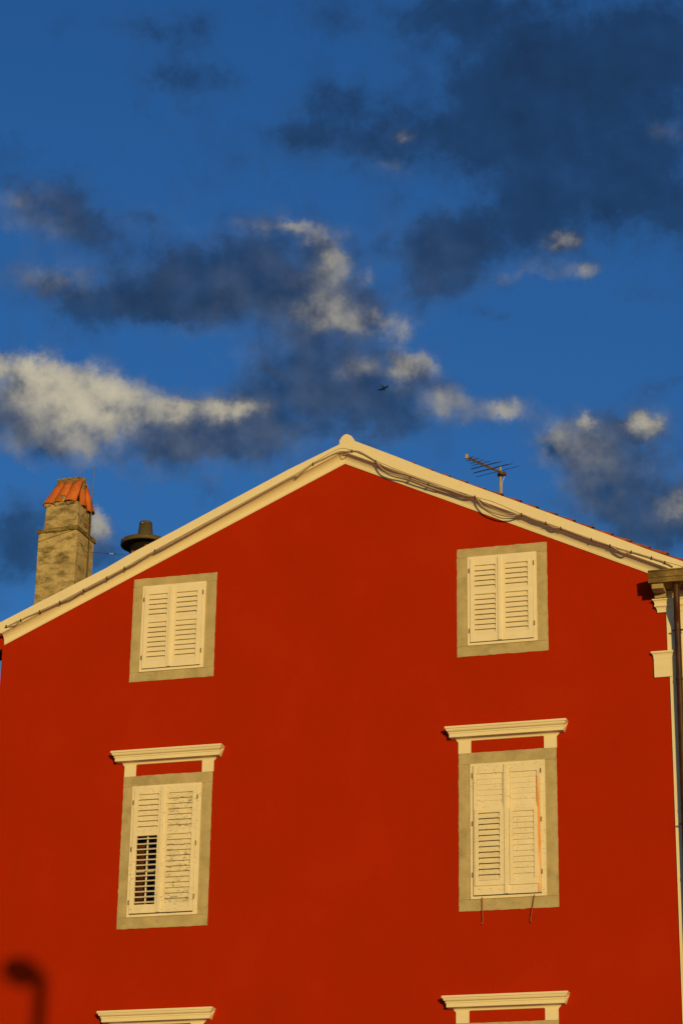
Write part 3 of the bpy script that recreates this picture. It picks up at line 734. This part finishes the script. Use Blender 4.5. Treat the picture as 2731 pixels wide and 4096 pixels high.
# whip antenna rod clamped to the chimney side
def cpt(x, y, z): return chm @ Vector((x, y, z))
rod = empty('whip_antenna', cpt(.035, .345, zc-.72)); tag(rod, 'thin upright whip antenna rod clamped to the plastered chimney', 'antenna')
ro = rod.location
def rl(p): return Vector(p)-ro
bm = bmesh.new(); tube(bm, [rl(cpt(.036, .345, zc-1.2)), rl(cpt(.046, .345, zc+.55))], .0085, 8); link('mast', bm, IRON, rod, smooth=True)
bm = bmesh.new(); tube(bm, [rl(cpt(.046, .345, zc+.54)), rl(cpt(.060, .345, zc+1.12))], .005, 6); link('whip', bm, GREEN, rod, smooth=True)
for z in (zc+.17, zc-.30):
    bm = bmesh.new(); tube(bm, [rl(cpt(-.03, .25, z+.04)), rl(cpt(.02, .262, z+.0)), rl(cpt(.046, .33, z)), rl(cpt(.056, .36, z))], .005, 6); link('clamp', bm, RUST, rod)

# -------- metal cowl on the second flue
c1 = lambda x, y: (470+x/7.467, 2060+y/7.467)
KY = 1.2
ctr = at(*c1(845, 420), KY)
cow = empty('chimney_cowl', (ctr.x, KY, 14.0)); tag(cow, 'dark metal mushroom cowl with a wide brim on a flue', 'chimney cowl')
zb_ = at(*c1(740, 672), KY-.35).z + .0; zt2 = zb_ + .062
zk = ctr.z
ztop = at(*c1(850, 250), KY).z
bm = bmesh.new(); lathe(bm, [(.02, .012), (.33, .008), (.335, 0), (.345, 0), (.352, .006), (.352, .060), (.342, .070), (.12, .10), (.02, .10)], 0, 0, 48); link('brim', bm, COWL, cow, (0, 0, zb_-14.0), True)
bm = bmesh.new(); lathe(bm, [(.124, 0), (.123, .01), (.094, ztop-zb_-.115), (.02, ztop-zb_-.115)], 0, 0, 40); link('cone', bm, COWL, cow, (0, 0, zb_+.095-14.0), True)
bm = bmesh.new(); lathe(bm, [(.060, -.012), (.090, -.008), (.095, .0), (.095, .012), (.088, .026), (.07, .036), (.03, .042)], 0, 0, 40); link('cap', bm, COWL, cow, (0, 0, ztop-.012-14.0), True)
bm = bmesh.new(); lathe(bm, [(.245, -1.6), (.245, .014)], 0, 0, 32); link('flue_pipe', bm, BLACK, cow, (0.02, .02, zb_-14.0), True)
for a, zt3 in ((-112, -.14), (-92, -.17), (-64, -.06), (-40, -.1), (60, -.1), (150, -.1)):
    bm = bmesh.new(); box(bm, -.022, .022, -.010, .010, -.75, zt3, .004); bm.transform(Matrix.Translation((.25*math.cos(R(a)), .25*math.sin(R(a)), 0)) @ Matrix.Rotation(R(a+90), 4, 'Z'))
    link('support', bm, OLDTILE, cow, (0, 0, zb_-14.0))
bm = bmesh.new(); box(bm, -.30, .30, -.22, .30, -1.9, -.28, .012); link('flue_block', bm, CHIM, cow, (0, 0, zb_-14.0))
bm = bmesh.new(); tube(bm, [(0, -.101, 0), (0, -.110, 0)], .008, 8); link('screw', bm, INSUL, cow, (-.008, -.01, zk+.055-14.0))
for a in (-66, -128):
    bm = bmesh.new(); tube(bm, [(.350*math.cos(R(a)), .350*math.sin(R(a)), .035), (.358*math.cos(R(a)), .358*math.sin(R(a)), .035)], .010, 8); link('bolt', bm, RUST, cow, (0, 0, zb_-14.0))

# guy wire from chimney to cowl
wa = cpt(.0, .30, 0); pa = at(*k1(828, 805), .8); pb = at(*k1(1130, 826), 1.0)
gw = empty('guy_wire', pa); tag(gw, 'taut wire with small white insulators between chimney and cowl', 'wire')
bm = bmesh.new(); tube(bm, [(0, 0, 0), pb-pa], .0035, 6); link('wire', bm, CLIP, gw)
for t in (.45, .54, .60, .68):
    bm = bmesh.new(); q = (pb-pa)*t; tube(bm, [q-Vector((.014, 0, 0)), q, q+Vector((.014, 0, 0))], .009, 8, [.004, .011, .004]); link('insulator', bm, INSUL if t in (.54, .60) else CLIP, gw)
# thin wire tied round the chimney
wr = empty('tie_wire', cpt(-CW-.006, -.006, zc-.13)); tag(wr, 'thin wire drawn slanting across the chimney plaster', 'wire')
bm = bmesh.new(); tube(bm, [(0, 0, 0), cpt(.006, -.008, zc+.0) - wr.location], .003, 5); link('wire', bm, IRON, wr)

# -------- television antenna on the right slope
AY = .9
m0, m1 = at(2001, 1985, AY), at(2001, 1867, AY)
tv = empty('television_antenna', (m0.x, AY, m0.z-.5)); tag(tv, 'rooftop television antenna with thin rods on a grey mast', 'antenna')
to = Vector(tv.location)
bm = bmesh.new(); tube(bm, [(0, 0, 0), (0, 0, m1.z-to.z-.004), (0, 0, m1.z-to.z)], .018, 12, [.018, .018, .012]); link('mast', bm, GALV, tv, smooth=True)
bd = Vector((-.40, -.917, -.045)).normalized(); BL_ = .82
bo = at(2008, 1897, AY) - to + Vector((.01, -.028, 0))
bm = bmesh.new()
for off in (-.009, .011): tube(bm, [bo + Vector((0, 0, off)) - bd*.02, bo + bd*BL_ + Vector((0, 0, off))], .009, 6)
link('boom', bm, BOOM, tv)
bm = bmesh.new(); tip = bo + bd*BL_; box(bm, tip.x-.024, tip.x+.012, tip.y-.016, tip.y+.02, tip.z-.02, tip.z+.042, .005); link('end_cap', bm, GALV, tv)
ed = Vector((.917, -.40, 0)).normalized(); ed = Vector((.945, -.327, 0)).normalized()
for k, (t, ln) in enumerate([(.85, .70), (.73, .63), (.655, .56), (.54, .49), (.47, .44), (.41, .27), (.355, .245), (.30, .215), (.25, .20), (.18, .185), (.12, .175), (.07, .14), (.025, .105)]):
    q = bo + bd*BL_*(1-t) + Vector((0, 0, .011 if k % 2 else -.009))
    bm = bmesh.new(); tube(bm, [q-ed*ln*.5, q+ed*ln*.5], .0036, 6); link('rod', bm, ANT, tv)
bm = bmesh.new(); box(bm, bo.x+.0, bo.x+.042, -.045, .02, bo.z-.03, bo.z+.028, .006); link('junction_box', bm, ORANGE, tv)
bm = bmesh.new(); box(bm, bo.x-.075, bo.x-.01, -.035, .03, bo.z-.03, bo.z+.012, .006); link('clamp', bm, GREYBOX, tv)
bm = bmesh.new(); tube(bm, smooth_path([(bo.x+.03, -.01, bo.z-.03), (.034, -.02, bo.z-.12), (.025, -.02, bo.z-.28), (.022, 0, bo.z-.55)], 4), .0035, 6); link('cable', bm, INSUL, tv, smooth=True)

# -------- cables pinned along the gable trim
k2 = lambda x, y: (1150+x/2.24, 1650+y/2.24)
k3 = lambda x, y: (1750+x/1.598, 1750+y/1.598)
runA = [k1(*p) for p in ((55,1470),(130,1462),(190,1415),(250,1382),(360,1337),(430,1305),(540,1252),(640,1210),(752,1145),(850,1095),(960,1035),(1118,947),(1200,905),(1390,792),(1470,760))] + \
       [k2(*p) for p in ((0,600),(70,580),(140,525),(228,462),(330,412),(450,355),(520,350),(577,345),(640,350),(720,392),(790,438),(850,508),(930,546),(1050,572),(1130,600),(1250,640),(1360,672))] + \
       [k3(*p) for p in ((0,314),(90,342),(180,372),(238,380),(270,420),(320,465),(400,495),(470,502),(535,492),(620,525),(690,548),(740,575),(785,580),(880,615),(980,652),(1100,692),(1150,722),(1195,740),(1235,732),(1365,770),(1450,800),(1500,826))]
runB = [k1(*p) for p in ((60,1472),(190,1413),(360,1335),(540,1248),(752,1142),(960,1034),(1118,945),(1390,790))] + [k2(*p) for p in ((0,602),(228,460),(450,362),(505,380),(577,347),(660,366),(790,440),(940,520),(1095,566),(1260,628),(1430,686))] + \
       [k3(*p) for p in ((90,338),(238,382),(300,420),(380,465),(440,485),(535,494),(690,550),(785,582),(980,654),(1100,694),(1235,734),(1450,802),(1500,828))]
runC = [k1(*p) for p in ((40,1480),(190,1405),(540,1245),(752,1135),(1118,940),(1390,785))] + [k2(*p) for p in ((0,590),(228,452),(453,328),(577,340),(790,432),(1095,555),(1430,672))] + [k3(*p) for p in ((238,378),(365,415),(535,488),(785,577),(1100,688),(1235,730),(1568,826))]
def cable(name, pts, r, depth, label, mat, clips=()):
    P3 = [at(a, b, -PB-depth) for a, b in pts]
    c = empty(name, P3[0]); o = Vector(P3[0])
    tag(c, label, 'cable')
    bm = bmesh.new(); tube(bm, smooth_path([p-o for p in P3], 4), r, 7); link('strand', bm, mat, c, smooth=True)
    for a, b in clips:
        q = at(a, b, -PB-depth) - o; bm = bmesh.new(); box(bm, q.x-.007, q.x+.007, q.y-r-.006, q.y+.03, q.z-r-.008, q.z+r+.008, .002); link('clip', bm, CLIP, c)
    return c
clipsA = [k1(*p) for p in ((60,1470),(190,1415),(360,1337),(540,1252),(752,1145),(960,1035),(1118,947),(1390,792))] + [k2(*p) for p in ((228,462),(577,345),(790,438),(1095,583),(1260,642))] + [k3(*p) for p in ((238,380),(535,492),(690,548),(785,580),(980,652),(1100,692),(1235,732),(1365,770),(1450,800))]
cable('gable_cable', runA, .0105, .016, 'thick grey cable sagging between clips along the cream gable trim', CABLE, clipsA)
cable('gable_cable', runB, .0062, .012, 'thinner cable twined beside the thick one on the gable trim', CABLE)
cable('gable_wire', runC, .0022, .006, 'hair-thin wire stretched straight above the gable cables', WIRE)

# -------- bird
def bird():
    pos = CAM + (cam_f + cam_r*((1533-CX)/F) - cam_u*((1552-CY)/F))*70
    rt, up, fw = cam_r, cam_u, cam_f
    span = .34
    d = (rt*.90 + up*.40).normalized()                 # along the wings
    h = (rt*.42 - up*.88 + fw*.1).normalized()         # head points down right
    nn = d.cross(h).normalized(); h = nn.cross(d).normalized()
    bm = bmesh.new()
    prof = [(-.105, .004), (-.070, .012), (-.03, .020), (.015, .026), (.045, .024), (.065, .018), (.082, .012), (.098, .003)]
    rings = []
    for s_, r_ in prof:
        rings.append([bm.verts.new(h*s_ + d*r_*math.cos(2*math.pi*k/10) + nn*r_*.8*math.sin(2*math.pi*k/10)) for k in range(10)])
    for i in range(len(rings)-1):
        for k in range(10): bm.faces.new((rings[i][k], rings[i][(k+1) % 10], rings[i+1][(k+1) % 10], rings[i+1][k]))
    bm.faces.new(rings[0][::-1]); bm.faces.new(rings[-1])
    for sg in (-1, 1):
        secs = []
        for t, lead, trail, th, dip in ((.0, .040, -.022, .012, 0), (.25, .042, -.018, .009, .006), (.5, .036, -.016, .006, .010), (.75, .018, -.020, .004, .008), (1.0, -.018, -.030, .0012, .0)):
            b_ = d*sg*(.006+t*span/2) + nn*dip*-1
            secs.append([bm.verts.new(b_+h*lead), bm.verts.new(b_+h*(lead+trail)/2+nn*th), bm.verts.new(b_+h*trail), bm.verts.new(b_+h*(lead+trail)/2-nn*th)])
        for i in range(len(secs)-1):
            for k in range(4): bm.faces.new((secs[i][k], secs[i][(k+1) % 4], secs[i+1][(k+1) % 4], secs[i+1][k]))
        bm.faces.new(secs[0]); bm.faces.new(secs[-1])
    o = link('bird', bm, BIRD, None, pos, True)
    tag(o, 'small dark bird gliding with spread wings against the clouds', 'bird')
bird()

# -------- street lamp in the square: its shadow falls on the wall
LD = 26.0
def lamp():
    hz = Vector((to_sun.x/-to_sun.y, 0, to_sun.z/-to_sun.y))
    q = at(166, 3912, 0.0)                             # where the shadow of the mast head falls
    top = q + Vector((hz.x*LD, -LD, hz.z*LD))
    lp = empty('street_lamp', (top.x, top.y, 0)); tag(lp, 'tall grey street lamp with a short tilted head on the square', 'street lamp')
    bm = bmesh.new(); tube(bm, [(0, 0, 0), (0, 0, .5), (0, 0, top.z)], .07, 16, [.12, .095, .084]); link('pole', bm, LAMPM, lp, smooth=True)
    bm = bmesh.new(); lathe(bm, [(.20, .001), (.20, .03), (.12, .04), (.12, .18), (.10, .20)], 0, 0, 20); link('base', bm, LAMPM, lp)
    bm = bmesh.new(); tube(bm, [(.03, 0, top.z-.06), (-.10, 0, top.z+.01), (-.2, 0, top.z+.06)], .055, 12); link('arm', bm, LAMPM, lp, smooth=True)
    a = Vector((-.08, 0, top.z)); b = Vector((-.47, 0, top.z+.17)); t = (b-a).normalized()
    bm = bmesh.new(); rings = []
    up = Vector((-t.z, 0, t.x)) * -1
    if up.z < 0: up = -up
    for s_, wv, hh in ((-.10, .09, .08), (.0, .13, .12), (.12, .18, .175), (.30, .19, .185), (.42, .15, .14), (.50, .06, .06)):
        c_ = a + t*s_
        rings.append([bm.verts.new(c_ + Vector((0, 1, 0))*wv*math.cos(2*math.pi*k/14) + up*hh*math.sin(2*math.pi*k/14)) for k in range(14)])
    for i in range(len(rings)-1):
        for k in range(14): bm.faces.new((rings[i][k], rings[i][(k+1) % 14], rings[i+1][(k+1) % 14], rings[i+1][k]))
    bm.faces.new(rings[0][::-1]); bm.faces.new(rings[-1])
    link('lamp_head', bm, LAMPM, lp, smooth=True)
    bm = bmesh.new(); c_ = a + t*.22 - up*.10
    lathe(bm, [(.03, -.03), (.07, -.015), (.08, .0), (.08, .02)], c_.x, 0, 16); bm.transform(Matrix.Translation((0, 0, c_.z))); link('lens', bm, LAMPG, lp, smooth=True)
lamp()
